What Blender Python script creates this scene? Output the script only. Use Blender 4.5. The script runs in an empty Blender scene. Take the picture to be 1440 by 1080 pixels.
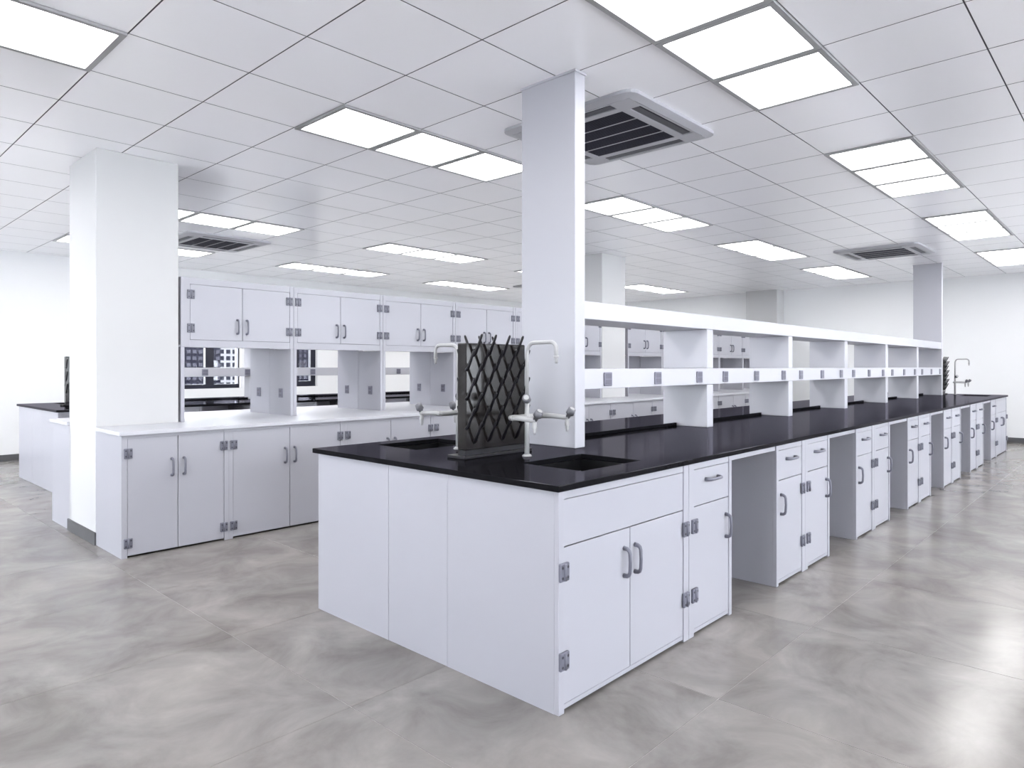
import bpy, bmesh, math, random
from math import radians, cos, sin, pi
from mathutils import Vector, Matrix

random.seed(7)
SC = bpy.context.scene
COL = SC.collection

# ------------------------------------------------------------------ camera
CAM_TH = 42.804
CAM_H = 1.30
cam_d = bpy.data.cameras.new('camera')
cam = bpy.data.objects.new('camera', cam_d)
COL.objects.link(cam)
cam.location = (0, 0, CAM_H)
cam.rotation_euler = (radians(90), 0, radians(CAM_TH - 90))
cam_d.sensor_width = 36.0
cam_d.lens = 958.14 / 1440 * 36
cam_d.shift_x = -7.6 / 1440
cam_d.shift_y = -24.5 / 1440
cam_d.clip_start = 0.05
cam_d.clip_end = 2000
SC.camera = cam

# ------------------------------------------------------------------ world + exposure
w = bpy.data.worlds.new('world')
SC.world = w
w.use_nodes = True
wn = w.node_tree
bg = wn.nodes['Background']
bg.inputs['Color'].default_value = (0.94, 0.95, 1.0, 1)
bg.inputs['Strength'].default_value = 3.3
SC.view_settings.view_transform = 'Standard'
SC.view_settings.look = 'None'
SC.view_settings.exposure = 2.60
SC.view_settings.gamma = 1.0
SC.view_settings.use_curve_mapping = False
PANEL_L = 2.3


# ------------------------------------------------------------------ materials
def mat(name, col, rough=0.5, spec=0.5, metal=0.0, noise=None, bump=None, coat=0.0):
    m = bpy.data.materials.new(name)
    m.use_nodes = True
    nt = m.node_tree
    b = nt.nodes['Principled BSDF']
    b.inputs['Base Color'].default_value = (*col, 1)
    b.inputs['Roughness'].default_value = rough
    b.inputs['Specular IOR Level'].default_value = spec
    b.inputs['Metallic'].default_value = metal
    b.inputs['Coat Weight'].default_value = coat
    b.inputs['Coat Roughness'].default_value = 0.22
    if noise or bump:
        geo = nt.nodes.new('ShaderNodeNewGeometry')
    if noise:
        sc, amt = noise
        n = nt.nodes.new('ShaderNodeTexNoise')
        n.inputs['Scale'].default_value = sc
        n.inputs['Detail'].default_value = 4
        nt.links.new(geo.outputs['Position'], n.inputs['Vector'])
        r = nt.nodes.new('ShaderNodeMapRange')
        r.inputs['From Min'].default_value = 0.3
        r.inputs['From Max'].default_value = 0.7
        r.inputs['To Min'].default_value = 1 - amt
        r.inputs['To Max'].default_value = 1 + amt
        nt.links.new(n.outputs['Fac'], r.inputs['Value'])
        v = nt.nodes.new('ShaderNodeVectorMath')
        v.operation = 'SCALE'
        v.inputs[0].default_value = col
        nt.links.new(r.outputs['Result'], v.inputs['Scale'])
        nt.links.new(v.outputs['Vector'], b.inputs['Base Color'])
    if bump:
        sc, st = bump
        n2 = nt.nodes.new('ShaderNodeTexNoise')
        n2.inputs['Scale'].default_value = sc
        n2.inputs['Detail'].default_value = 3
        nt.links.new(geo.outputs['Position'], n2.inputs['Vector'])
        bp = nt.nodes.new('ShaderNodeBump')
        bp.inputs['Strength'].default_value = st
        bp.inputs['Distance'].default_value = 0.002
        nt.links.new(n2.outputs['Fac'], bp.inputs['Height'])
        nt.links.new(bp.outputs['Normal'], b.inputs['Normal'])
    return m


def emis(name, col, st):
    m = bpy.data.materials.new(name)
    m.use_nodes = True
    b = m.node_tree.nodes['Principled BSDF']
    b.inputs['Base Color'].default_value = (0.8, 0.8, 0.8, 1)
    b.inputs['Emission Color'].default_value = (*col, 1)
    b.inputs['Emission Strength'].default_value = st
    return m


M = {}
M['lam'] = mat('white_laminate', (0.375, 0.375, 0.415), 0.32, 0.45, noise=(1.3, 0.012))
M['lam_top'] = mat('white_worktop', (0.52, 0.525, 0.565), 0.38, 0.45, noise=(2.0, 0.01))
M['shelf'] = mat('white_shelf_laminate', (0.45, 0.45, 0.49), 0.35, 0.45, noise=(1.5, 0.012))
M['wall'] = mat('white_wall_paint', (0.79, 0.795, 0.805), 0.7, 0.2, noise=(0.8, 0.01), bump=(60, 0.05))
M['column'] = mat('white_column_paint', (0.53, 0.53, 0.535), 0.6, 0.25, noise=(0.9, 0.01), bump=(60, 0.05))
M['chase'] = mat('white_chase_panel', (0.40, 0.40, 0.437), 0.35, 0.4, noise=(1.0, 0.01))
M['tile'] = mat('ceiling_tile_white', (0.965, 0.955, 0.985), 0.28, 0.6, noise=(0.5, 0.008), coat=0.8)
M['grid'] = mat('ceiling_grid_grey', (0.13, 0.13, 0.145), 0.6, 0.3, noise=(3, 0.05))
M['lframe'] = mat('light_frame_grey', (0.34, 0.34, 0.345), 0.5, 0.4, noise=(5, 0.03))
M['diff'] = emis('light_diffuser', (1.0, 0.995, 0.985), PANEL_L)
M['sink'] = mat('black_sink_plastic', (0.007, 0.007, 0.008), 0.35, 0.3, noise=(8, 0.2))
M['rack'] = mat('black_rack_plastic', (0.009, 0.0075, 0.0075), 0.14, 0.55, noise=(5, 0.1))
M['rackd'] = mat('black_peg_plastic', (0.004, 0.0035, 0.006), 0.4, 0.35, noise=(5, 0.1))
M['grey'] = mat('grey_blue_plastic', (0.135, 0.137, 0.172), 0.38, 0.5, noise=(20, 0.05))
M['greyd'] = mat('dark_grey_screw', (0.03, 0.03, 0.04), 0.4, 0.5, noise=(20, 0.05))
M['sock'] = mat('grey_socket_plastic', (0.17, 0.168, 0.215), 0.4, 0.5, noise=(15, 0.04))
M['sockf'] = mat('socket_face_plastic', (0.12, 0.118, 0.155), 0.35, 0.5, noise=(15, 0.04))
M['tap'] = mat('white_coated_metal', (0.35, 0.35, 0.355), 0.3, 0.5, noise=(20, 0.03))
M['knob'] = mat('grey_tap_knob', (0.11, 0.11, 0.125), 0.35, 0.5, noise=(20, 0.05))
M['steel'] = mat('steel', (0.6, 0.6, 0.6), 0.25, 0.5, 1.0, noise=(20, 0.03))
M['acw'] = mat('air_conditioner_white', (0.42, 0.42, 0.45), 0.4, 0.4, noise=(3, 0.01))
M['acd'] = mat('air_conditioner_dark', (0.012, 0.012, 0.022), 0.5, 0.3, noise=(10, 0.1))
M['acg'] = mat('air_conditioner_grille', (0.03, 0.03, 0.045), 0.5, 0.3, noise=(10, 0.1))
M['acl'] = mat('air_conditioner_louvre', (0.055, 0.055, 0.066), 0.4, 0.4, noise=(10, 0.1))
M['base'] = mat('grey_skirting', (0.095, 0.095, 0.102), 0.45, 0.4, noise=(4, 0.06))
M['wframe'] = mat('dark_window_frame', (0.012, 0.013, 0.025), 0.4, 0.4, noise=(6, 0.1))
M['grout'] = mat('pale_grout', (0.52, 0.50, 0.49), 0.6, 0.3, noise=(9, 0.05))
M['bldg'] = mat('pale_building_render', (0.085, 0.085, 0.09), 0.8, 0.2, noise=(0.05, 0.05))
M['bldgd'] = mat('dark_building_cladding', (0.003, 0.003, 0.006), 0.7, 0.05, noise=(0.05, 0.1))
M['bwin'] = mat('building_window_glass', (0.003, 0.0035, 0.007), 0.5, 0.05, noise=(0.3, 0.2))
M['bwing'] = mat('building_window_grey', (0.018, 0.018, 0.024), 0.5, 0.05, noise=(0.3, 0.2))
M['plaza'] = mat('city_ground', (0.05, 0.05, 0.05), 0.9, 0.1, noise=(0.05, 0.1))


def glass_mat():
    m = bpy.data.materials.new('window_glass')
    m.use_nodes = True
    nt = m.node_tree
    nt.nodes.remove(nt.nodes['Principled BSDF'])
    out = nt.nodes['Material Output']
    t = nt.nodes.new('ShaderNodeBsdfTransparent')
    t.inputs['Color'].default_value = (0.93, 0.95, 0.96, 1)
    g = nt.nodes.new('ShaderNodeBsdfGlossy')
    g.inputs['Roughness'].default_value = 0.02
    fr = nt.nodes.new('ShaderNodeFresnel')
    fr.inputs['IOR'].default_value = 1.45
    mx = nt.nodes.new('ShaderNodeMixShader')
    nt.links.new(fr.outputs[0], mx.inputs[0])
    nt.links.new(t.outputs[0], mx.inputs[1])
    nt.links.new(g.outputs[0], mx.inputs[2])
    nt.links.new(mx.outputs[0], out.inputs['Surface'])
    return m


M['glass'] = glass_mat()


def epoxy_mat():
    m = bpy.data.materials.new('black_epoxy_worktop')
    m.use_nodes = True
    nt = m.node_tree
    nt.nodes.remove(nt.nodes['Principled BSDF'])
    out = nt.nodes['Material Output']
    d = nt.nodes.new('ShaderNodeBsdfDiffuse')
    geo = nt.nodes.new('ShaderNodeNewGeometry')
    n = nt.nodes.new('ShaderNodeTexNoise')
    n.inputs['Scale'].default_value = 40
    r = nt.nodes.new('ShaderNodeValToRGB')
    r.color_ramp.elements[0].color = (0.005, 0.005, 0.006, 1)
    r.color_ramp.elements[1].color = (0.010, 0.010, 0.012, 1)
    nt.links.new(geo.outputs['Position'], n.inputs['Vector'])
    nt.links.new(n.outputs['Fac'], r.inputs['Fac'])
    nt.links.new(r.outputs['Color'], d.inputs['Color'])
    g = nt.nodes.new('ShaderNodeBsdfGlossy')
    g.inputs['Roughness'].default_value = 0.10
    g.inputs['Color'].default_value = (0.27, 0.26, 0.30, 1)
    fr = nt.nodes.new('ShaderNodeFresnel')
    fr.inputs['IOR'].default_value = 1.42
    mx = nt.nodes.new('ShaderNodeMixShader')
    nt.links.new(fr.outputs[0], mx.inputs[0])
    nt.links.new(d.outputs[0], mx.inputs[1])
    nt.links.new(g.outputs[0], mx.inputs[2])
    nt.links.new(mx.outputs[0], out.inputs['Surface'])
    return m


M['epoxy'] = epoxy_mat()


def floor_mat():
    m = bpy.data.materials.new('polished_grey_marble_tile')
    m.use_nodes = True
    nt = m.node_tree
    b = nt.nodes['Principled BSDF']
    geo = nt.nodes.new('ShaderNodeNewGeometry')
    oi = nt.nodes.new('ShaderNodeObjectInfo')
    # every tile is cut from its own part of the marbling
    off = nt.nodes.new('ShaderNodeVectorMath')
    off.operation = 'SCALE'
    comb = nt.nodes.new('ShaderNodeCombineXYZ')
    nt.links.new(oi.outputs['Random'], comb.inputs[2])
    nt.links.new(comb.outputs[0], off.inputs[0])
    off.inputs['Scale'].default_value = 0.35
    add = nt.nodes.new('ShaderNodeVectorMath')
    nt.links.new(geo.outputs['Position'], add.inputs[0])
    nt.links.new(off.outputs[0], add.inputs[1])
    n1 = nt.nodes.new('ShaderNodeTexNoise')
    n1.inputs['Scale'].default_value = 2.6
    n1.inputs['Detail'].default_value = 7
    n1.inputs['Roughness'].default_value = 0.62
    n1.inputs['Distortion'].default_value = 0.55
    nt.links.new(add.outputs[0], n1.inputs['Vector'])
    r1 = nt.nodes.new('ShaderNodeValToRGB')
    e = r1.color_ramp.elements
    e[0].position = 0.30
    e[0].color = (0.150, 0.139, 0.131, 1)
    e[1].position = 0.72
    e[1].color = (0.285, 0.267, 0.253, 1)
    mid = e.new(0.50)
    mid.color = (0.213, 0.200, 0.190, 1)
    nt.links.new(n1.outputs['Fac'], r1.inputs['Fac'])
    n2 = nt.nodes.new('ShaderNodeTexNoise')
    n2.inputs['Scale'].default_value = 0.7
    n2.inputs['Detail'].default_value = 3
    nt.links.new(add.outputs[0], n2.inputs['Vector'])
    mx = nt.nodes.new('ShaderNodeMix')
    mx.data_type = 'RGBA'
    mx.blend_type = 'MULTIPLY'
    mx.inputs[0].default_value = 0.5
    r2 = nt.nodes.new('ShaderNodeValToRGB')
    r2.color_ramp.elements[0].position = 0.35
    r2.color_ramp.elements[0].color = (0.86, 0.88, 0.90, 1)
    r2.color_ramp.elements[1].position = 0.65
    r2.color_ramp.elements[1].color = (1.05, 1.0, 0.98, 1)
    nt.links.new(n2.outputs['Fac'], r2.inputs['Fac'])
    nt.links.new(r1.outputs['Color'], mx.inputs[6])
    nt.links.new(r2.outputs['Color'], mx.inputs[7])
    nt.links.new(mx.outputs[2], b.inputs['Base Color'])
    r3 = nt.nodes.new('ShaderNodeMapRange')
    r3.inputs['To Min'].default_value = 0.15
    r3.inputs['To Max'].default_value = 0.25
    nt.links.new(n1.outputs['Fac'], r3.inputs['Value'])
    nt.links.new(r3.outputs[0], b.inputs['Roughness'])
    b.inputs['Specular IOR Level'].default_value = 0.20
    n3 = nt.nodes.new('ShaderNodeTexNoise')
    n3.inputs['Scale'].default_value = 14
    n3.inputs['Detail'].default_value = 2
    nt.links.new(add.outputs[0], n3.inputs['Vector'])
    bp = nt.nodes.new('ShaderNodeBump')
    bp.inputs['Strength'].default_value = 0.035
    bp.inputs['Distance'].default_value = 0.004
    nt.links.new(n3.outputs['Fac'], bp.inputs['Height'])
    nt.links.new(bp.outputs['Normal'], b.inputs['Normal'])
    return m


M['floor'] = floor_mat()


# ------------------------------------------------------------------ mesh builder
class MB:
    def __init__(self):
        self.bm = bmesh.new()
        self.mi = 0

    def box(self, x0, x1, y0, y1, z0, z1, bev=0.0, seg=1):
        bm = self.bm
        if bev > 0:
            t = bmesh.new()
            bmesh.ops.create_cube(t, size=1)
            for v in t.verts:
                v.co = Vector(((x0 + x1) / 2 + v.co.x * (x1 - x0), (y0 + y1) / 2 + v.co.y * (y1 - y0),
                               (z0 + z1) / 2 + v.co.z * (z1 - z0)))
            bmesh.ops.bevel(t, geom=t.edges[:], offset=bev, segments=seg, affect='EDGES', profile=0.5)
            self._merge(t)
            return self
        vs = [bm.verts.new((x, y, z)) for z in (z0, z1) for y in (y0, y1) for x in (x0, x1)]
        for f in ((0, 2, 3, 1), (4, 5, 7, 6), (0, 1, 5, 4), (2, 6, 7, 3), (0, 4, 6, 2), (1, 3, 7, 5)):
            fc = bm.faces.new([vs[i] for i in f])
            fc.material_index = self.mi
        return self

    def _merge(self, t, smooth=False):
        mp = {}
        for v in t.verts:
            mp[v] = self.bm.verts.new(v.co)
        for f in t.faces:
            try:
                nf = self.bm.faces.new([mp[v] for v in f.verts])
                nf.material_index = self.mi
                nf.smooth = smooth
            except ValueError:
                pass
        t.free()

    def tube(self, pts, rad, n=10, cap=True, smooth=True):
        pts = [Vector(p) for p in pts]
        rads = rad if isinstance(rad, (list, tuple)) else [rad] * len(pts)
        rings = []
        up = None
        for i, p in enumerate(pts):
            if i == 0:
                d = pts[1] - p
            elif i == len(pts) - 1:
                d = p - pts[i - 1]
            else:
                d = (pts[i + 1] - p).normalized() + (p - pts[i - 1]).normalized()
            d.normalize()
            if up is None:
                up = Vector((0, 0, 1)) if abs(d.z) < 0.9 else Vector((1, 0, 0))
            a = d.cross(up)
            if a.length < 1e-4:
                a = d.cross(Vector((0, 1, 0)))
            a.normalize()
            b = a.cross(d).normalized()
            up = b
            rings.append([self.bm.verts.new(p + (a * cos(2 * pi * k / n) + b * sin(2 * pi * k / n)) * rads[i])
                          for k in range(n)])
        for i in range(len(rings) - 1):
            for k in range(n):
                f = self.bm.faces.new((rings[i][k], rings[i][(k + 1) % n], rings[i + 1][(k + 1) % n], rings[i + 1][k]))
                f.smooth = smooth
                f.material_index = self.mi
        if cap:
            for r, rev in ((rings[0], False), (rings[-1], True)):
                try:
                    f = self.bm.faces.new(r[::-1] if rev else r)
                    f.material_index = self.mi
                except ValueError:
                    pass
        return self

    def prism(self, outline, z0, z1):
        lo = [self.bm.verts.new((x, y, z0)) for x, y in outline]
        hi = [self.bm.verts.new((x, y, z1)) for x, y in outline]
        n = len(outline)
        for k in range(n):
            f = self.bm.faces.new((lo[k], lo[(k + 1) % n], hi[(k + 1) % n], hi[k]))
            f.material_index = self.mi
        self.bm.faces.new(lo[::-1]).material_index = self.mi
        self.bm.faces.new(hi).material_index = self.mi
        return self

    def mesh(self, name, mats):
        me = bpy.data.meshes.new(name)
        bmesh.ops.recalc_face_normals(self.bm, faces=self.bm.faces[:])
        self.bm.to_mesh(me)
        self.bm.free()
        for m in (mats if isinstance(mats, (list, tuple)) else [mats]):
            me.materials.append(m)
        return me


def obj(name, mb, mats, parent=None, label=None):
    me = mb if isinstance(mb, bpy.types.Mesh) else mb.mesh(name, mats)
    o = bpy.data.objects.new(name, me)
    COL.objects.link(o)
    if parent:
        o.parent = parent
    if label:
        o['label'] = label
    return o


def empty(name, loc=(0, 0, 0), rz=0.0):
    o = bpy.data.objects.new(name, None)
    o.empty_display_size = 0.1
    COL.objects.link(o)
    o.location = loc
    o.rotation_euler = (0, 0, rz)
    return o


def tag(o, label, cat, group=None, kind=None):
    o['label'] = label
    o['category'] = cat
    if group:
        o['group'] = group
    elif 'group' in o:
        del o['group']
    if kind:
        o['kind'] = kind
    return o


def struct(name, mb, mats):
    o = obj(name, mb, mats)
    o['kind'] = 'structure'
    return o


def dup(root, loc, rz=0.0):
    r = root.copy()
    COL.objects.link(r)
    r.location = loc
    r.rotation_euler = (0, 0, rz)
    for ch in list(root.children):
        c = ch.copy()
        COL.objects.link(c)
        c.parent = r
        for g in list(ch.children):
            d = g.copy()
            COL.objects.link(d)
            d.parent = c
    return r


ORD = ['first', 'second', 'third', 'fourth', 'fifth', 'sixth', 'seventh', 'eighth', 'ninth', 'tenth', 'eleventh']

# ------------------------------------------------------------------ room
RX0, RX1, RY0, RY1, RZ = -3.07, 14.33, -4.20, 11.55, 2.90
GX, GY, GS = 2.93, 1.794, 0.6

# floor: grout bed and one marble tile after another
floor = struct('floor', MB().box(RX0 - .3, RX1 + .3, RY0 - .3, RY1 + .3, -0.15, -0.0012), M['grout'])
FX, FY, FP = 1.478, 1.235, 1.01
FG = 0.0025


def clip_tile(x, y, p, g, z0, z1, bev):
    xa, xb = max(x + g / 2, RX0), min(x + p - g / 2, RX1)
    ya, yb = max(y + g / 2, RY0), min(y + p - g / 2, RY1)
    if xb - xa < 0.02 or yb - ya < 0.02:
        return None
    return xa, xb, ya, yb


tile_mesh = {}
for i in range(-6, 14):
    for j in range(-7, 12):
        x, y = FX + i * FP, FY + j * 1.0
        r = clip_tile(x, y, FP, FG, 0, 0, 0)
        if not r:
            continue
        xa, xb = max(x + FG / 2, RX0), min(x + FP - FG / 2, RX1)
        ya, yb = max(y + FG / 2, RY0), min(y + 1.0 - FG / 2, RY1)
        if yb - ya < 0.02:
            continue
        key = (round(xb - xa, 3), round(yb - ya, 3))
        if key not in tile_mesh:
            m = MB()
            m.box(0, key[0], 0, key[1], -0.010, 0.0)
            tile_mesh[key] = m.mesh('floor_tile', M['floor'])
        o = obj('floor_tile', tile_mesh[key], None, floor)
        o.location = (xa, ya, 0)

# ceiling: dark carrier above, square lay-in tiles below it
ceiling = struct('ceiling', MB().box(RX0 - .3, RX1 + .3, RY0 - .3, RY1 + .3, RZ + 0.012, RZ + 0.12), M['grid'])
LIGHT_I = [-6, -1, 4, 9, 14]
LIGHT_J = [-7, -1, 3, 9, 13]  # lowest row is out of view, added for its light
light_cells = {(i0 + k, j) for i0 in LIGHT_I for k in range(3) for j in LIGHT_J if i0 + k < 19}


def in_view(x, y):
    c, s = cos(radians(CAM_TH)), sin(radians(CAM_TH))
    d = x * c + y * s
    if d < 0.7:
        return 0
    u = 727.6 + 958.14 * (x * s - y * c) / d
    v = 515.5 - 958.14 * (RZ - CAM_H) / d
    if u < -130 or u > 1570 or v < -140:
        return 0
    return 1 / d ** 3


cells = []
for i in range(-10, 19):
    for j in range(-10, 17):
        if (i, j) in light_cells:
            continue
        x, y = GX + i * GS, GY + j * GS
        xa, xb = max(x, RX0), min(x + GS, RX1)
        ya, yb = max(y, RY0), min(y + GS, RY1)
        if xb - xa < 0.05 or yb - ya < 0.05:
            continue
        cells.append((in_view((xa + xb) / 2, (ya + yb) / 2), xa, xb, ya, yb))
cells.sort(reverse=True)
CG = 0.0050


def add_ctile(m, xa, xb, ya, yb):
    g = CG / 2
    c = 0.001
    bm = m.bm
    a = [bm.verts.new(p) for p in ((xa + g + c, ya + g + c, RZ), (xb - g - c, ya + g + c, RZ),
                                   (xb - g - c, yb - g - c, RZ), (xa + g + c, yb - g - c, RZ))]
    b = [bm.verts.new(p) for p in ((xa + g, ya + g, RZ + c), (xb - g, ya + g, RZ + c),
                                   (xb - g, yb - g, RZ + c), (xa + g, yb - g, RZ + c))]
    t = [bm.verts.new((v.co.x, v.co.y, RZ + 0.0115)) for v in b]
    bm.faces.new(a[::-1])
    bm.faces.new(t)
    for k in range(4):
        n = (k + 1) % 4
        bm.faces.new((a[k], a[n], b[n], b[k])).material_index = 1
        bm.faces.new((b[k], b[n], t[n], t[k])).material_index = 1


ct_mesh = {}
rest = MB()
for n, (wgt, xa, xb, ya, yb) in enumerate(cells):
    if n < 300 and wgt > 0:
        key = (round(xb - xa, 3), round(yb - ya, 3))
        if key not in ct_mesh:
            m = MB()
            add_ctile(m, 0, key[0], 0, key[1])
            for v in m.bm.verts:
                v.co.z -= RZ
            ct_mesh[key] = m.mesh('ceiling_tile', [M['tile'], M['grid']])
        o = obj('ceiling_tile', ct_mesh[key], None, ceiling)
        o.location = (xa, ya, RZ)
    else:
        add_ctile(rest, xa, xb, ya, yb)
o = obj('ceiling_tile_field', rest, [M['tile'], M['grid']], ceiling)
o['kind'] = 'stuff'

# light panels, in runs of three
m = MB()
F = 0.031
for (a, b_, c, d) in ((0.002, .598, 0.002, F), (0.002, .598, .6 - F, .598), (0.002, F, F, .6 - F), (.6 - F, .598, F, .6 - F)):
    m.box(a, b_, c, d, -0.012, 0.010)
fr_mesh = m.mesh('frame', M['lframe'])
df_mesh = MB().box(F, .6 - F, F, .6 - F, -0.001, 0.009).mesh('diffuser', M['diff'])
RUNN = {-1: 'rightmost row', 3: 'second row from the right', 9: 'third row from the right', 13: 'last row at the left',
        -7: 'unseen row added behind the camera for light'}
for j in LIGHT_J:
    for gi, i0 in enumerate(LIGHT_I):
        for k in range(3):
            if i0 + k >= 19:
                continue
            t = empty('ceiling_light_panel', (GX + (i0 + k) * GS, GY + j * GS, RZ))
            tag(t, 'lit square ceiling panel, %s of three in the %s group, %s'
                % (['nearest', 'middle', 'farthest'][k], (['nearest', 'second', 'third', 'fourth', 'fifth'] if j == 3 else ['unseen first', 'nearest', 'second', 'third', 'fourth'])[gi], RUNN[j]),
                'ceiling light', 'white square ceiling light panels')
            obj('frame', fr_mesh, None, t)
            obj('diffuser', df_mesh, None, t)

# walls
T = 0.25
struct('wall_right', MB().box(RX1, RX1 + T, RY0 - T, RY1 + T, 0, RZ + .1), M['wall'])


def wall_with_openings(name, x0, x1, y0, y1, z0, z1, ops):
    m = MB()
    xs = x0
    for (a, b_, za, zb) in ops:
        m.box(xs, a, y0, y1, z0, z1)
        m.box(a, b_, y0, y1, z0, za)
        m.box(a, b_, y0, y1, zb, z1)
        xs = b_
    m.box(xs, x1, y0, y1, z0, z1)
    return struct(name, m, M['wall'])


BACK_W = [(3.70, 5.42, 0.93, 2.30), (6.00, 6.90, 0.93, 2.30)]
FRONT_ADDED_W = [(-2.0, 1.0, 0.45, 2.5), (2.6, 5.6, 0.45, 2.5), (7.2, 10.2, 0.45, 2.5), (11.4, 13.9, 0.45, 2.5)]  # unseen windows, added behind the camera to brighten the room
LEFT_ADDED_W = [(1.3, 2.8, 0.8, 2.5), (4.6, 7.4, 0.8, 2.6), (8.2, 11.0, 0.8, 2.6)]  # unseen openings added in the left wall to let in more light
wall_with_openings('wall_back', RX0, RX1, RY1, RY1 + T, 0, RZ + .1, BACK_W)
wall_with_openings('wall_front', RX0, RX1, RY0 - T, RY0, 0, RZ + .1, FRONT_ADDED_W)


def window(n, x0, x1, y, za, zb, mulls, fw=0.07, sw=None):
    root = empty('window_%d' % n, (x0, y, za))
    root['kind'] = 'structure'
    W, Hh = x1 - x0, zb - za
    m = MB()
    m.box(0, fw, 0, .08, 0, Hh)
    sw = sw or fw
    m.box(W - sw, W, 0, .08, 0, Hh)
    m.box(fw, W - sw, 0, .08, 0, fw)
    m.box(fw, W - sw, 0, .08, Hh - fw, Hh)
    obj('window_frame', m, M['wframe'], root)
    xs = [fw]
    for (a, b_) in mulls:
        obj('mullion', MB().box(a - x0, b_ - x0, .0, .08, fw, Hh - fw), M['wframe'], root)
        xs += [a - x0, b_ - x0]
    xs.append(W - sw)
    for k in range(0, len(xs), 2):
        obj('window_pane', MB().box(xs[k], xs[k + 1], .035, .045, fw, Hh - fw), M['glass'], root)
    return root


m = MB()
ys = RY0 - T
for (a, b_, za, zb) in LEFT_ADDED_W:
    m.box(RX0 - T, RX0, ys, a, 0, RZ + .1)
    m.box(RX0 - T, RX0, a, b_, 0, za)
    m.box(RX0 - T, RX0, a, b_, zb, RZ + .1)
    ys = b_
m.box(RX0 - T, RX0, ys, RY1 + T, 0, RZ + .1)
struct('wall_left', m, M['wall'])
window(1, 3.70, 5.42, RY1 + .08, 0.93, 2.30, [(4.84, 4.98)], sw=.02)
window(2, 6.00, 6.90, RY1 + .08, 0.93, 2.30, [(6.49, 6.55)], fw=0.10)
for k, (a, b_, za, zb) in enumerate(FRONT_ADDED_W):  # glazing of the added front openings, out of view
    window(3 + k, a, b_, RY0 - .16, za, zb, [((a * 2 + b_) / 3 - .03, (a * 2 + b_) / 3 + .03),
                                             ((a + b_ * 2) / 3 - .03, (a + b_ * 2) / 3 + .03)])

for k, (a, b_, za, zb) in enumerate(LEFT_ADDED_W):  # added left windows, also unseen and there for daylight
    wl = window(7 + k, a, b_, 0, za, zb, [((a + b_) / 2 - .03, (a + b_) / 2 + .03)])
    wl.location = (RX0 - .08, a, za)
    wl.rotation_euler = (0, 0, pi / 2)

# skirting
BH, BT = 0.085, 0.012
struct('baseboard_back', MB().box(RX0, RX1, RY1 - BT, RY1, 0, BH), M['base'])
struct('baseboard_right', MB().box(RX1 - BT, RX1, RY0, RY1 - BT, 0, BH), M['base'])
struct('baseboard_left', MB().box(RX0, RX0 + BT, RY0, RY1 - BT, 0, BH), M['base'])
struct('baseboard_front', MB().box(RX0 + BT, RX1 - BT, RY0, RY0 + BT, 0, BH), M['base'])

# square columns rising through the white island
CY0, CY1 = 5.63, 6.30
COLS = [(1.555, 2.135), (7.83, 8.41), (13.98, 14.33)]


def column(x0, x1, label, skirt):
    t = empty('column', (x0, CY0, 0))
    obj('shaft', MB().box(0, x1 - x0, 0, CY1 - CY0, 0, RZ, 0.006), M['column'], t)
    if skirt:
        m = MB()
        m.box(-BT, 0, -BT, CY1 - CY0 + BT, 0, 0.09)
        m.box(0, x1 - x0, -BT, 0, 0, 0.09)
        obj('skirting', m, M['base'], t)
    tag(t, label, 'column', 'square white structural columns')


column(COLS[0][0], COLS[0][1], 'big square white column at the left end of the white island', True)
column(COLS[1][0], COLS[1][1], 'square white column standing mid way along the white island cupboards', False)
column(COLS[2][0], COLS[2][1], 'square white column set against the far right wall', True)


# ------------------------------------------------------------------ cabinets
def bow_handle(cx, cz, length, vertical, y=0.0, parent=None):
    """bow shaped plastic pull, standing off the front"""
    m = MB()
    h = length / 2
    prof = [(-h, 0.0), (-h + .001, -.016), (-h + .007, -.026), (-h + .018, -.030), (0, -.032),
            (h - .018, -.030), (h - .007, -.026), (h - .001, -.016), (h, 0.0)]
    pts = [((cx, y + q, cz + p) if vertical else (cx + p, y + q, cz)) for p, q in prof]
    m.tube(pts, [.0105, .0095, .0085, .0078, .0075, .0078, .0085, .0095, .0105], n=8)
    return obj('handle', m, M['grey'], parent, 'grey-blue plastic bow handle')


def hinge(cx, cz, y=0.0, parent=None, ww=0.053, hh=0.068):
    m = MB()
    m.box(cx - ww / 2, cx + ww / 2, y - .013, y + .001, cz - hh / 2, cz + hh / 2, .003)
    m.tube([(cx, y - .014, cz - hh / 2 + .003), (cx, y - .014, cz + hh / 2 - .003)], .006, n=8)
    m.mi = 1
    for sx in (-1, 1):
        for sz in (-1, 1):
            m.tube([(cx + sx * ww * .3, y - .0145, cz + sz * hh * .28), (cx + sx * ww * .3, y - .012, cz + sz * hh * .28)], .0055, n=6)
    return obj('hinge', m, [M['grey'], M['greyd']], parent, 'grey plastic butt hinge')


FT = .018


def carcass(t, wd, dp, h, ls, rs, top_rail, toe, open_top=True, mid_rail=None):
    m = MB()
    m.box(0, .018, FT, dp, 0, h)
    m.box(wd - .018, wd, FT, dp, 0, h)
    m.box(.018, wd - .018, dp - .012, dp, 0.0, h)
    m.box(.018, wd - .018, FT + .002, dp - .012, toe, toe + .018)
    obj('carcass', m, M['lam'], t)
    m = MB()
    m.box(0, ls, -.004, FT, 0, h, .0012)
    m.box(wd - rs, wd, -.004, FT, 0, h, .0012)
    m.box(ls, wd - rs, .001, FT, h - top_rail, h)
    m.box(ls, wd - rs, .002, FT, .012, toe)
    obj('face_frame', m, M['lam'], t)


G = .0045
H0 = .835


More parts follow.
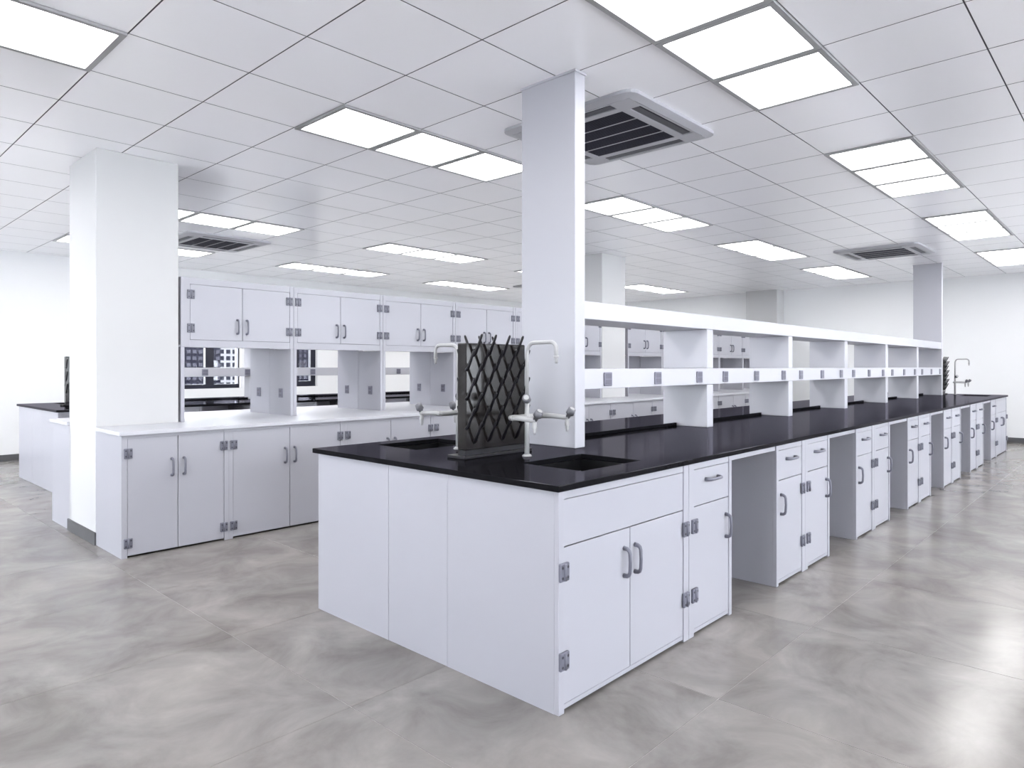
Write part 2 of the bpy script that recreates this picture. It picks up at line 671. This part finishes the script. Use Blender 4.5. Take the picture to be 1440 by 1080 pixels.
def door(t, x0, x1, z0, z1, handle_x=None, hz=None, hinge_x=None, hinge_z=()):
    d = obj('door', MB().box(x0 + G / 2, x1 - G / 2, 0, FT - .001, z0 + G / 2, z1 - G / 2, .0015), M['lam'], t)
    if handle_x is not None:
        bow_handle(handle_x, hz, .115, True, 0.0, d)
    for z in hinge_z:
        hinge(hinge_x, z, -.003, d)
    return d


def drawer(t, x0, x1, z0, z1, handle=True, name='drawer'):
    d = obj(name, MB().box(x0 + G / 2, x1 - G / 2, 0, FT - .001, z0 + G / 2, z1 - G / 2, .0015), M['lam'], t)
    if handle:
        bow_handle((x0 + x1) / 2 + .0, (z0 + z1) / 2 + .03, .13, False, 0.0, d)
    return d


DP = .618


def sink_cabinet(wd=.975, dp=DP):
    t = empty('sink_cabinet')
    ls, rs = .033, .047
    carcass(t, wd, dp, H0, ls, rs, .033, .03, mid_rail=.622)
    drawer(t, ls, wd - rs, .622, .802, False, 'false_front')
    md = (ls + wd - rs) / 2
    door(t, ls, md, .03, .622, md - .046, .483, ls - .008, (.532, .200))
    door(t, md, wd - rs, .03, .622, md + .036, .483, wd - rs + .012, (.532, .200))
    return t


def small_cabinet(hinge_left, wd=.453, dp=DP):
    t = empty('drawer_cabinet')
    ls, rs = (.049, .030) if hinge_left else (.030, .049)
    carcass(t, wd, dp, H0, ls, rs, .033, .03, mid_rail=.622)
    drawer(t, ls, wd - rs, .622, .802)
    hx, kx = (ls - .003, wd - rs - .035) if hinge_left else (wd - rs + .003, ls + .04)
    door(t, ls, wd - rs, .03, .622, kx, .478, hx, (.532, .200))
    return t


def double_cabinet(wd, dp, left=.033):
    t = empty('double_door_cabinet')
    ls, rs = left, .033
    carcass(t, wd, dp, .832, ls, rs, .022, .012)
    md = (ls + wd - rs) / 2
    door(t, ls, md, .012, .812, md - .042, .590, ls + .004, (.71, .10))
    door(t, md, wd - rs, .012, .812, md + .040, .590, wd - rs - .004, (.71, .10))
    return t


# ------------------------------------------------------------------ black topped bench
BX0, BX1, BY0, BY1 = 1.96, 12.88, 1.61, 3.27


def tap(label, root_xyz, face):
    """three way bench tap; face = -1 spout towards -Y, +1 towards +Y"""
    t = empty('laboratory_tap', root_xyz, 0 if face < 0 else pi)
    m = MB()
    m.tube([(0, 0, 0), (0, 0, .006), (0, 0, .012)], [.024, .024, .016], 16)
    m.tube([(0, 0, .01), (0, 0, .17), (0, 0, .26)], [.0125, .0125, .012], 12)
    obj('riser', m, M['tap'], t)
    m = MB()
    pts = [(0, 0, .25), (0, 0, .50)]
    R = .04
    for k in range(1, 7):
        a = pi / 2 * k / 6
        pts.append((0, -R + R * cos(a), .50 + .055 * sin(a)))
    pts.append((0, -.15, .557))
    for k in range(1, 7):
        a = pi / 2 * k / 6
        pts.append((0, -.15 - .035 * sin(a), .522 + .035 * cos(a)))
    pts.append((0, -.185, .485))
    m.tube(pts, .0095, 12)
    m.tube([(0, -.185, .492), (0, -.185, .484), (0, -.185, .478), (0, -.185, .468), (0, -.185, .455)],
           [.013, .013, .008, .009, .006], 12)
    obj('gooseneck_spout', m, M['tap'], t)
    m = MB()
    m.tube([(-.12, -.02, .195), (-.115, 0, .195), (.115, 0, .195), (.12, -.02, .195)], .0135, 10)
    for s in (-1, 1):
        m.tube([(s * .115, 0, .195), (s * .118, -.06, .196), (s * .12, -.165, .192)], [.0135, .0125, .012], 10)
    obj('cross_arm', m, M['tap'], t)
    for s in (-1, 1):
        x = s * .12
        m = MB()
        m.tube([(x, -.155, .19), (x, -.155, .165), (x, -.155, .160), (x, -.155, .150), (x, -.155, .138), (x, -.155, .125)],
               [.010, .010, .013, .009, .009, .0055], 10)
        obj('side_outlet', m, M['tap'], t)
        m = MB()
        d = Vector((0, -.55, .8)).normalized()
        p = Vector((x, -.155, .19))
        m.tube([p, p + d * .022, p + d * .026, p + d * .055], [.011, .013, .021, .019], 12)
        m.mi = 1
        m.tube([p + d * .055, p + d * .0585], [.0125, .0125], 12)
        obj('control_knob', m, [M['knob'], M['tap']], t)
    m = MB()
    p = Vector((0, 0, .27))
    d = Vector((-.75, -.6, .35)).normalized()
    m.tube([p, p + d * .028, p + d * .032, p + d * .062], [.012, .013, .021, .019], 12)
    m.mi = 1
    m.tube([p + d * .062, p + d * .0655], [.0125, .0125], 12)
    obj('control_knob', m, [M['knob'], M['tap']], t)
    tag(t, label, 'tap', 'three way white laboratory taps')
    return t


def peg_rack_proto():
    t = empty('drying_rack')
    W, Z0, Z1, TH = .42, .038, .553, .062
    obj('back_board', MB().box(0, W, 0, TH, Z0, Z1, .004), M['rack'], t)
    m = MB()
    m.box(-.030, W + .030, -.022, TH + .040, 0, .014, .002)
    m.box(.0, W, .006, TH - .006, .014, Z0)
    obj('drip_tray', m, M['rackd'], t)
    m = MB()
    m.tube([(0, .004, 0), (0, -.010, .010), (0, -.052, .094), (0, -.056, .102)], [.0085, .0080, .0062, .004], 6)
    pf = m.mesh('peg', M['rackd'])
    m = MB()
    m.tube([(0, -.004, 0), (0, .010, .010), (0, .052, .094), (0, .056, .102)], [.0085, .0080, .0062, .004], 6)
    pb = m.mesh('peg', M['rackd'])
    for side in (0, 1):
        for r in range(7):
            n = (4 if r % 2 else 3) if side else (5 if r % 2 else 4)
            for k in range(n):
                x = W / 2 - .012 + (k - (n - 1) / 2) * .097
                o = obj('peg', pb if side else pf, None, t)
                o.location = (x, TH if side else 0, Z0 + .035 + r * .070)
    return t


RACK = peg_rack_proto()
used = [False]


def rack(label, loc, rz=0):
    if used[0]:
        r = dup(RACK, loc, rz)
    else:
        r = RACK
        r.location = loc
        r.rotation_euler = (0, 0, rz)
        used[0] = True
    tag(r, label, 'drying rack', 'black peg drying racks on the sinks')
    return r


def sink(loc, label):
    """open basin hung under the worktop; origin at the middle of the opening, z at the worktop top"""
    t = empty('sink', loc)
    a, b_, dpt, th = .225, .175, .24, .010
    m = MB()
    m.box(-a - th, -a, -b_ - th, b_ + th, -dpt, -.026)
    m.box(a, a + th, -b_ - th, b_ + th, -dpt, -.026)
    m.box(-a, a, -b_ - th, -b_, -dpt, -.026)
    m.box(-a, a, b_, b_ + th, -dpt, -.026)
    m.box(-a, a, -b_, b_, -dpt, -dpt + th)
    obj('basin', m, M['sink'], t)
    m = MB()
    m.tube([(0, 0, -dpt + th), (0, 0, -dpt + th + .004)], .032, 16)
    obj('drain', m, M['steel'], t, 'round steel drain')
    tag(t, label, 'sink', 'black sinks in the bench worktops')
    return t


def top_with_holes(name, x0, x1, y0, y1, z0, z1, holes, material):
    """one slab with rectangular holes, built on a grid so that it stays one clean surface"""
    xs = sorted({x0, x1} | {h[0] for h in holes} | {h[1] for h in holes})
    ys = sorted({y0, y1} | {h[2] for h in holes} | {h[3] for h in holes})
    bm = bmesh.new()
    vt, vb = {}, {}

    def V(i, j, top):
        d = vt if top else vb
        if (i, j) not in d:
            d[(i, j)] = bm.verts.new((xs[i], ys[j], z1 if top else z0))
        return d[(i, j)]

    def solid(i, j):
        if i < 0 or j < 0 or i >= len(xs) - 1 or j >= len(ys) - 1:
            return False
        cx, cy = (xs[i] + xs[i + 1]) / 2, (ys[j] + ys[j + 1]) / 2
        return not any(h[0] < cx < h[1] and h[2] < cy < h[3] for h in holes)

    for i in range(len(xs) - 1):
        for j in range(len(ys) - 1):
            if not solid(i, j):
                continue
            bm.faces.new((V(i, j, 1), V(i + 1, j, 1), V(i + 1, j + 1, 1), V(i, j + 1, 1)))
            bm.faces.new((V(i, j, 0), V(i, j + 1, 0), V(i + 1, j + 1, 0), V(i + 1, j, 0)))
            for (di, dj, p, q) in ((-1, 0, (i, j), (i, j + 1)), (1, 0, (i + 1, j), (i + 1, j + 1)),
                                   (0, -1, (i, j), (i + 1, j)), (0, 1, (i, j + 1), (i + 1, j + 1))):
                if not solid(i + di, j + dj):
                    bm.faces.new((V(*p, 0), V(*q, 0), V(*q, 1), V(*p, 1)))
    bmesh.ops.recalc_face_normals(bm, faces=bm.faces[:])
    ed = [e for e in bm.edges if len(e.link_faces) == 2 and e.calc_face_angle(0) > 1.0]
    bmesh.ops.bevel(bm, geom=ed, offset=.0025, segments=2, affect='EDGES', profile=0.5)
    me = bpy.data.meshes.new(name)
    bm.to_mesh(me)
    bm.free()
    me.materials.append(material)
    return me


S1 = (2.515, 1.925)     # front sink centre (near end)
S2 = (2.505, 3.015)     # back sink centre
XM = (BX0 + BX1)        # mirror


def shelf_unit(x0, x1, y0, y1, first_up, pitch, n_up, label, thick=.092):
    t = empty('reagent_shelf', (x0, y0, .86))
    zb = -.86
    obj('top_board', MB().box(0, x1 - x0, 0, y1 - y0, 1.570 + zb, 1.672 + zb, .003), M['shelf'], t)
    obj('socket_rail', MB().box(0, x1 - x0, -.0015, y1 - y0, 1.172 + zb, 1.286 + zb, .002), M['shelf'], t)
    for k in range(n_up):
        a = first_up + k * pitch - x0
        obj('upright', MB().box(a, a + thick, 0, y1 - y0, 0, 1.170 + zb, .002), M['shelf'], t)
        obj('upright', MB().box(a, a + thick, 0, y1 - y0, 1.288 + zb, 1.568 + zb, .002), M['shelf'], t)
    edges = [0.0] + [v for k in range(n_up) for v in (first_up + k * pitch - x0, first_up + k * pitch - x0 + thick)] + [x1 - x0]
    for q in range(0, len(edges), 2):
        if edges[q + 1] - edges[q] > .05:
            obj('upstand', MB().box(edges[q] + .001, edges[q + 1] - .001, .245, .265, 0, .022, .002), M['epoxy'], t, 'low black upstand strip')
    m = MB()
    m.box(-.039, .039, -.010, 0, -.040, .040, .003)
    m.mi = 1
    m.box(-.030, .030, -.0112, -.0098, -.031, -.003)
    m.box(-.030, .030, -.0112, -.0098, .003, .031)
    sm = m.mesh('socket', [M['sock'], M['sockf']])
    smb = sm
    for k in range(-1, n_up):
        for off in (.187, .744, 1.302):
            a = first_up + thick + k * pitch + off - x0
            if .03 < a < x1 - x0 - .03:
                o = obj('socket', sm, None, t)
                o.location = (a, -.0015, 1.226 + zb)
                o = obj('socket', smb, None, t)
                o.location = (a, y1 - y0, 1.226 + zb)
                o.rotation_euler = (0, 0, pi)
    tag(t, label, 'shelf', 'white reagent shelves with socket rails')
    return t


protoS = sink_cabinet()
protoR = small_cabinet(False)
protoL = small_cabinet(True)


def place(proto, x, y, rz, label, cat, group):
    if not proto.get('placed'):
        o = proto
        o.location = (x, y, 0)
        o.rotation_euler = (0, 0, rz)
        o['placed'] = 1
    else:
        o = dup(proto, (x, y, 0), rz)
    tag(o, label, cat, group)
    return o


GB = 'white base cabinets of the long black bench'
PITCH, PX0 = 1.488, 3.98
place(protoS, BX0, BY0, 0, 'white sink cabinet with two doors at the near corner of black bench', 'cabinet', GB)
place(protoL, BX0 + .978, BY0, 0, 'narrow white drawer cabinet beside the near sink cabinet, before the first knee space', 'cabinet', GB)
for k in range(5):
    x = PX0 + k * PITCH
    place(protoR, x, BY0, 0, 'narrow white drawer cabinet right after the %s knee space of the black bench' % ORD[k], 'cabinet', GB)
    place(protoL, x + .455, BY0, 0, 'narrow white drawer cabinet just before the %s knee space of the black bench' % ORD[k + 1], 'cabinet', GB)
x = PX0 + 5 * PITCH
place(protoR, x, BY0, 0, 'narrow white drawer cabinet after the last knee space of the black bench', 'cabinet', GB)
place(protoS, x + .455, BY0, 0, 'white sink cabinet with two doors at the far end of black bench', 'cabinet', GB)
BX1 = x + .455 + .975
# rear side: the cabinet whose side shows at the near end, and its far counterpart
place(protoS, BX0 + .975, BY1, pi, 'white rear cabinet whose plain side shows left on the black bench end', 'cabinet', GB)
place(protoS, BX1, BY1, pi, 'white rear cabinet at the far end of the black bench', 'cabinet', GB)

# filler between the two cabinet sides, at both ends, and the spine behind the knee spaces
for (xa, lab) in ((BX0, 'white plain filler panel between two cabinet sides, near bench end'),
                  (BX1 - .018, 'white plain filler panel between two cabinet sides, far bench end')):
    o = obj('filler_panel', MB().box(0, .018, BY0 + DP + .002, BY1 - DP - .002, 0, H0, .001), M['lam'])
    o.location = (xa, 0, 0)
    tag(o, lab, 'panel', 'filler panels at the bench ends')
m = MB()
m.box(BX0 + 1.44, BX1 - 1.44, 2.245, 2.263, 0, H0)
o = obj('spine_panel', m, M['lam'])
tag(o, 'long white panel closing the back of the knee spaces under the black bench', 'panel')
for k in range(6):
    xa = (BX0 + 1.4335) if k == 0 else (PX0 + k * PITCH - PITCH + .911)
    xb = PX0 + k * PITCH - .003
    apron = obj('apron_rail', MB().box(0, xb - xa, 0, .018, .805, H0 - .001, .001), M['lam'])
    apron.location = (xa, BY0 + .004, 0)
    tag(apron, 'narrow white rail under the black worktop above the %s knee space' % ORD[k], 'rail', 'rails above the knee spaces')

hole = lambda c: (c[0] - .225, c[0] + .225, c[1] - .175, c[1] + .175)
S1f, S2f = (BX0 + BX1 - S1[0], S1[1]), (BX0 + BX1 - S2[0], S2[1])
top1 = empty('bench_worktop', (0, 0, 0))
obj('slab', top_with_holes('slab', BX0 - .018, BX1 + .04, BY0 - .018, BY1 + .035, .8352, .860,
                           [hole(S1), hole(S2), hole(S1f), hole(S2f)], M['epoxy']), None, top1)
tag(top1, 'long glossy black worktop of the front bench with sinks cut in', 'worktop')
sink((S1[0], S1[1], .86), 'black sink at the near right corner of the black bench')
sink((S2[0], S2[1], .86), 'black sink at the left rear corner, behind the near peg rack')
sink((S1f[0], S1f[1], .86), 'black sink at the far end of the black bench, by the far tap')
sink((S2f[0], S2f[1], .86), 'black sink at the far rear corner of the black bench')
tap('white three way laboratory tap in front of the near black peg rack', (2.477, 2.23, .86), -1)
tap('white three way laboratory tap mostly hidden behind the near black peg rack', (2.45, 2.70, .86), 1)
tap('white three way laboratory tap at the far end of the black bench', (12.53, 2.23, .86), -1)
rack('black peg drying rack standing between the two near taps', (2.218, 2.388, .86))
rack('black peg drying rack at the far end of the bench, past the shelf', (12.270, 2.388, .86))
# service chases that carry the pipes up to the ceiling at both ends of the shelf
DC = .39
for x, ya, lab in ((2.897, 2.26, 'tall narrow white service column rising from black bench behind the near tap'),
               (12.145, 2.338, 'tall narrow white service column at the far end of the bench shelf')):
    t = empty('service_column', (x, ya, .86))
    obj('casing', MB().box(0, .088, 0, DC, 0, RZ - .86, .003), M['chase'], t)
    m = MB()
    m.box(-.006, -.0003, -.004, DC + .004, RZ - .86 - .012, RZ - .86)
    m.box(-.006, .092, -.006, -.0003, RZ - .86 - .012, RZ - .86)
    obj('ceiling_collar', m, M['chase'], t)
    tag(t, lab, 'column', 'white service columns on the black bench')
shelf_unit(2.987, 12.143, 2.34, 2.70, 4.545, 1.52, 5, 'long open white reagent shelf with grey sockets above the front black bench')

# ------------------------------------------------------------------ white island with hutch cupboards
IX0, IY0, IY1 = 1.555, 5.08, 6.80
GI = 'white double door base cabinets of the white island'
dA = double_cabinet(.73, .548, .036)
dB = double_cabinet(1.0, .548)
place(dA, IX0, IY0, 0, 'white two door base cabinet next to the big square column, end of white island', 'cabinet', GI)
NB = 11
for k in range(NB):
    xx = IX0 + .73 + k
    lab = ('white two door base cabinet, %s after the one by the big square column' % ORD[k])
    place(dB, xx, IY0, 0, lab, 'cabinet', GI)
IX1 = IX0 + .73 + NB
for n_, xx in enumerate((IX0 + 1.0, IX1)):
    place(dB, xx, IY1, pi, ['white rear base cabinet behind the big square column, its side showing',
                            'white rear base cabinet at the far end of the white island'][n_], 'cabinet', GI)
t = empty('island_worktop')
obj('slab', top_with_holes('slab', IX0 - .015, IX1 + .02, IY0 - .02, IY1 + .02, .8325, .860,
                           [(COLS[0][0] - .016 - .0, COLS[0][1] + .003, CY0 - .003, CY1 + .003),
                            (COLS[1][0] - .003, COLS[1][1] + .003, CY0 - .003, CY1 + .003)], M['lam_top']), None, t)
tag(t, 'long glossy white worktop of the island below the white cupboards', 'worktop')

HY0, HY1 = 5.63, 6.40
GH = 'white upper cupboards standing on the white island'


def hutch(wd, left=.035, right=.035):
    t = empty('hutch_cupboard')
    dp = HY1 - HY0
    z0, zt = .86, 2.015
    m = MB()
    zc = 1.475
    m.box(0, .018, FT, dp, zc, zt)
    m.box(wd - .018, wd, FT, dp, zc, zt)
    m.box(.018, wd - .018, FT, dp, zc, zc + .018)
    m.box(.018, wd - .018, FT, dp, zt - .018, zt)
    m.box(.018, wd - .018, dp - .012, dp, zc + .018, zt - .018)
    obj('carcass', m, M['lam'], t)
    m = MB()
    m.box(0, left, -.003, FT, zc - .018, zt, .0012)
    m.box(wd - right, wd, -.003, FT, zc - .018, zt, .0012)
    m.box(left, wd - right, 0, FT, zc - .018, 1.514)
    m.box(left, wd - right, 0, FT, 1.962, zt)
    obj('face_frame', m, M['lam'], t)
    for xx in (0, wd - .028):
        m = MB()
        m.box(xx, xx + .028, -.003, dp / 2 - .0015, z0, zc - .0185, .001)
        obj('side_panel', m, M['lam'], t)
        m = MB()
        m.box(xx, xx + .028, dp / 2 + .0015, dp, z0, zc - .0005, .001)
        obj('side_panel', m, M['lam'], t)
    md = (left + wd - right) / 2
    for (a, b_, hx, gx) in ((left, md, left + .006, md - .045), (md, wd - right, wd - right - .006, md + .036)):
        d = obj('door', MB().box(a + G / 2, b_ - G / 2, 0, FT - .001, 1.514 + G / 2, 1.962 - G / 2, .0015), M['lam'], t)
        bow_handle(gx, 1.633, .115, True, 0, d)
        for z in (1.880, 1.609):
            hinge(hx, z, -.002, d, .058, .072)
    for yy in (.170, .590):
        m = MB()
        xx = wd - .028
        m.box(xx - .008, xx - .0002, yy - .032, yy + .032, 1.060 - .042, 1.060 + .042, .002)
        m.mi = 1
        m.box(xx - .0095, xx - .0079, yy - .02, yy + .02, 1.030, 1.052)
        m.box(xx - .0095, xx - .0079, yy - .02, yy + .02, 1.066, 1.088)
        obj('socket', m, [M['sock'], M['sockf']], t, 'grey wall socket plate')
    return t


hA = hutch(.970, .070, .035)
hB = hutch(.970)
hC = hutch(.800)
hx = 2.150
place(hA, hx, HY0, 0, 'white two door upper cupboard right beside the big square column', 'cupboard', GH)
for k in range(1, 5):
    place(hB, hx + .973 * k, HY0, 0, 'white two door upper cupboard, %s from the big square column' % ORD[k], 'cupboard', GH)
place(hC, hx + .973 * 5, HY0, 0, 'narrower white upper cupboard just before the middle square column', 'cupboard', GH)
for k in range(5):
    place(hB, 8.47 + .973 * k, HY0, 0, 'white two door upper cupboard, %s after the middle square column' % ORD[k], 'cupboard', GH)
for o_ in (hA, hB, hC):
    o_.location.z = 0

# ------------------------------------------------------------------ second black bench, behind the white island
OX, OY = -.06, 6.49
G3 = 'white base cabinets of the rear black bench'
X0, Y0, Y1 = BX0 + OX, BY0 + OY, BY1 + OY
place(protoS, X0, Y0, 0, 'white sink cabinet at the near corner of the rear black bench', 'cabinet', G3)
place(protoL, X0 + .978, Y0, 0, 'narrow white drawer cabinet next to the rear bench sink cabinet', 'cabinet', G3)
for k in range(3):
    xx = PX0 + OX + k * PITCH
    place(protoR, xx, Y0, 0, 'narrow white cabinet right after the %s knee space of the rear black bench' % ORD[k], 'cabinet', G3)
    place(protoL, xx + .455, Y0, 0, 'narrow white cabinet just before the %s knee space of the rear black bench' % ORD[k + 1], 'cabinet', G3)
X1 = PX0 + OX + 2 * PITCH + .91
place(protoS, X0 + .975, Y1, pi, 'white cabinet whose plain side shows at far left under the rear black bench', 'cabinet', G3)
o = obj('filler_panel', MB().box(0, .018, Y0 + DP + .002, Y1 - DP - .002, 0, H0, .001), M['lam'])
o.location = (X0, 0, 0)
tag(o, 'white plain filler panel between cabinet sides, rear black bench end', 'panel', 'filler panels at the bench ends')
o = obj('spine_panel', MB().box(X0 + 1.44, X1, 2.245 + OY, 2.263 + OY, 0, H0), M['lam'])
tag(o, 'white panel closing the knee spaces under the rear black bench', 'panel')
t3 = (S1[0] + OX, S1[1] + OY)
t4 = (S2[0] + OX, S2[1] + OY)
top3 = empty('bench_worktop')
obj('slab', top_with_holes('slab', X0 - .018, X1 + .04, Y0 - .018, Y1 + .035, .8352, .860, [hole(t3), hole(t4)], M['epoxy']), None, top3)
tag(top3, 'glossy black worktop of the rear bench, seen left of the big column', 'worktop')
sink((*t3, .86), 'black sink on the rear black bench, side facing the white island')
sink((*t4, .86), 'black sink on the rear black bench, side facing the windows')
tap('white laboratory tap on the rear bench, side facing the white island', (2.40, 2.23 + OY, .86), -1)
tap('white laboratory tap left of the peg rack on the rear black bench', (2.40, 2.70 + OY, .86), 1)
rack('black peg drying rack edge showing left of the big square column', (2.165, 2.42 + OY, .86))
shelf_unit(2.75, X1, 2.34 + OY - .05, 2.70 + OY - .05, 4.33, 1.52, 3, 'white reagent shelf on the rear black bench, seen through the cupboard gaps')


# ------------------------------------------------------------------ ceiling cassettes
def cassette():
    t = empty('ceiling_air_conditioner')
    S = 1.05
    R = .07
    out = []
    for (cx, cy, a0) in ((S - R, S - R, 0), (R, S - R, 90), (R, R, 180), (S - R, R, 270)):
        for k in range(5):
            a = radians(a0 + k * 22.5)
            out.append((cx + R * cos(a), cy + R * sin(a)))
    m = MB()
    lo = .014
    # panel ring with the square hole of the intake and the four outlet slots
    bm = m.bm
    h0, h1 = .205, .845
    s0, s1 = .075, .150
    xs = [0.06, s0, s1, h0, h1, S - s1, S - s0, S - .06]
    for i in range(7):
        for j in range(7):
            if i in (3,) and j in (3,):
                continue
            if (i == 1 or i == 5) and j == 3:
                continue
            if (j == 1 or j == 5) and i == 3:
                continue
            m.box(xs[i], xs[i + 1], xs[j], xs[j + 1], -.034, -.020)
    m.prism(out, -.020, 0)
    for q in range(4):
        pass
    m2 = MB()
    # bevelled rim around the panel
    n = len(out)
    c = S / 2
    rim = [(c + (x - c) * (c - .055) / c, c + (y - c) * (c - .055) / c) for x, y in out]
    lo_ = [m.bm.verts.new((x, y, -.034)) for x, y in rim]
    hi_ = [m.bm.verts.new((x, y, -.020)) for x, y in out]
    for k in range(n):
        m.bm.faces.new((lo_[k], lo_[(k + 1) % n], hi_[(k + 1) % n], hi_[k]))
    # corner infill between square field and the rounded rim
    sq = [(.06, .06), (S - .06, .06), (S - .06, S - .06), (.06, S - .06)]
    obj('panel', m, M['acw'], t)
    m2.bm.free()
    # intake grille
    m = MB()
    m.box(h0 + .001, h1 - .001, h0 + .001, h1 - .001, -.0215, -.0201)
    obj('intake', m, M['acd'], t, 'dark intake opening')
    m = MB()
    nb = 44
    for k in range(nb):
        x = h0 + (k + .5) * (h1 - h0) / nb
        m.box(x - .0022, x + .0022, h0, h1, -.032, -.0216)
    o = obj('grille_slats', m, M['acg'], t, 'fine dark grille slats')
    o['kind'] = 'stuff'
    for k in range(1, 4):
        x = h0 + k * (h1 - h0) / 4
        obj('grille_bar', MB().box(x - .004, x + .004, h0, h1, -.035, -.0216), M['acw'], t)
    for (a, b_, c_, d) in ((h0, h1, s0, s1), (h0, h1, S - s1, S - s0), (s0, s1, h0, h1), (S - s1, S - s0, h0, h1)):
        lv = obj('outlet', MB().box(a + .001, b_ - .001, c_ + .001, d - .001, -.0215, -.0201), M['acd'], t, 'dark air outlet slot')
        m = MB()
        if b_ - a > d - c_:
            m.box(a + .01, b_ - .01, c_ + .014, d - .006, -.031, -.027, .001)
        else:
            m.box(a + .014, b_ - .006, c_ + .01, d - .01, -.031, -.027, .001)
        obj('louvre', m, M['acl'], lv, 'grey louvre blade')
    return t


ac = cassette()
ac.location = (3.30, 2.165, RZ)
tag(ac, 'large square ceiling air conditioner right of the near service column', 'air conditioner', 'ceiling air conditioner cassettes')
for loc, lab in (((3.24, 8.25, RZ), 'square ceiling air conditioner above the white cupboards by the big column'),
                 ((9.87, 2.165, RZ), 'square ceiling air conditioner near the far right service column'),
                 ((9.87, 8.25, RZ), 'small distant ceiling air conditioner left of the near service column')):
    a = dup(ac, loc)
    tag(a, lab, 'air conditioner', 'ceiling air conditioner cassettes')

# ------------------------------------------------------------------ city beyond the windows
g = obj('city_ground', MB().box(-700, 1200, 14, 1200, -60, -59), M['plaza'])
g['kind'] = 'structure'


def tower(x0, x1, y, dp, z0, z1, body, glass, cols, z_lo, rows, fh, ww, wh, label):
    t = empty('apartment_tower', (x0, y, -59))
    obj('walls', MB().box(0, x1 - x0, 0, dp, 0, z1 + 59), body, t)
    obj('roof_parapet', MB().box(-.5, x1 - x0 + .5, -.5, dp + .5, z1 + 59, z1 + 60.2), body, t)
    pw = (x1 - x0) / cols
    wm = MB().box(-ww / 2, ww / 2, -.15, .0, 0, wh).mesh('window', glass)
    n = 0
    for r in range(rows):
        for c in range(cols):
            if n >= 290:
                break
            o = obj('window', wm, None, t)
            o.location = ((c + .5) * pw, 0, 59 + z_lo + r * fh)
            n += 1
    tag(t, label, 'building', 'apartment towers outside the rear windows')


tower(140.5, 181.0, 330, 20, -59, 40, M['bldg'], M['bwin'], 13, -18, 13, 3.2, 1.9, 2.0, 'pale apartment tower with rows of dark windows seen through the first cupboard gap')
tower(66.0, 87.6, 200, 18, -59, 30, M['bldgd'], M['bwing'], 13, -12, 13, 1.9, 1.1, 1.0, 'dark apartment tower with grey windows at left edge of the first cupboard gap')
tower(183.0, 204.0, 330, 18, -59, 30, M['bldgd'], M['bwing'], 8, -14, 12, 2.9, 1.2, 1.6, 'dark distant tower seen through the second cupboard gap')

for o in bpy.data.objects:
    if 'placed' in o:
        del o['placed']
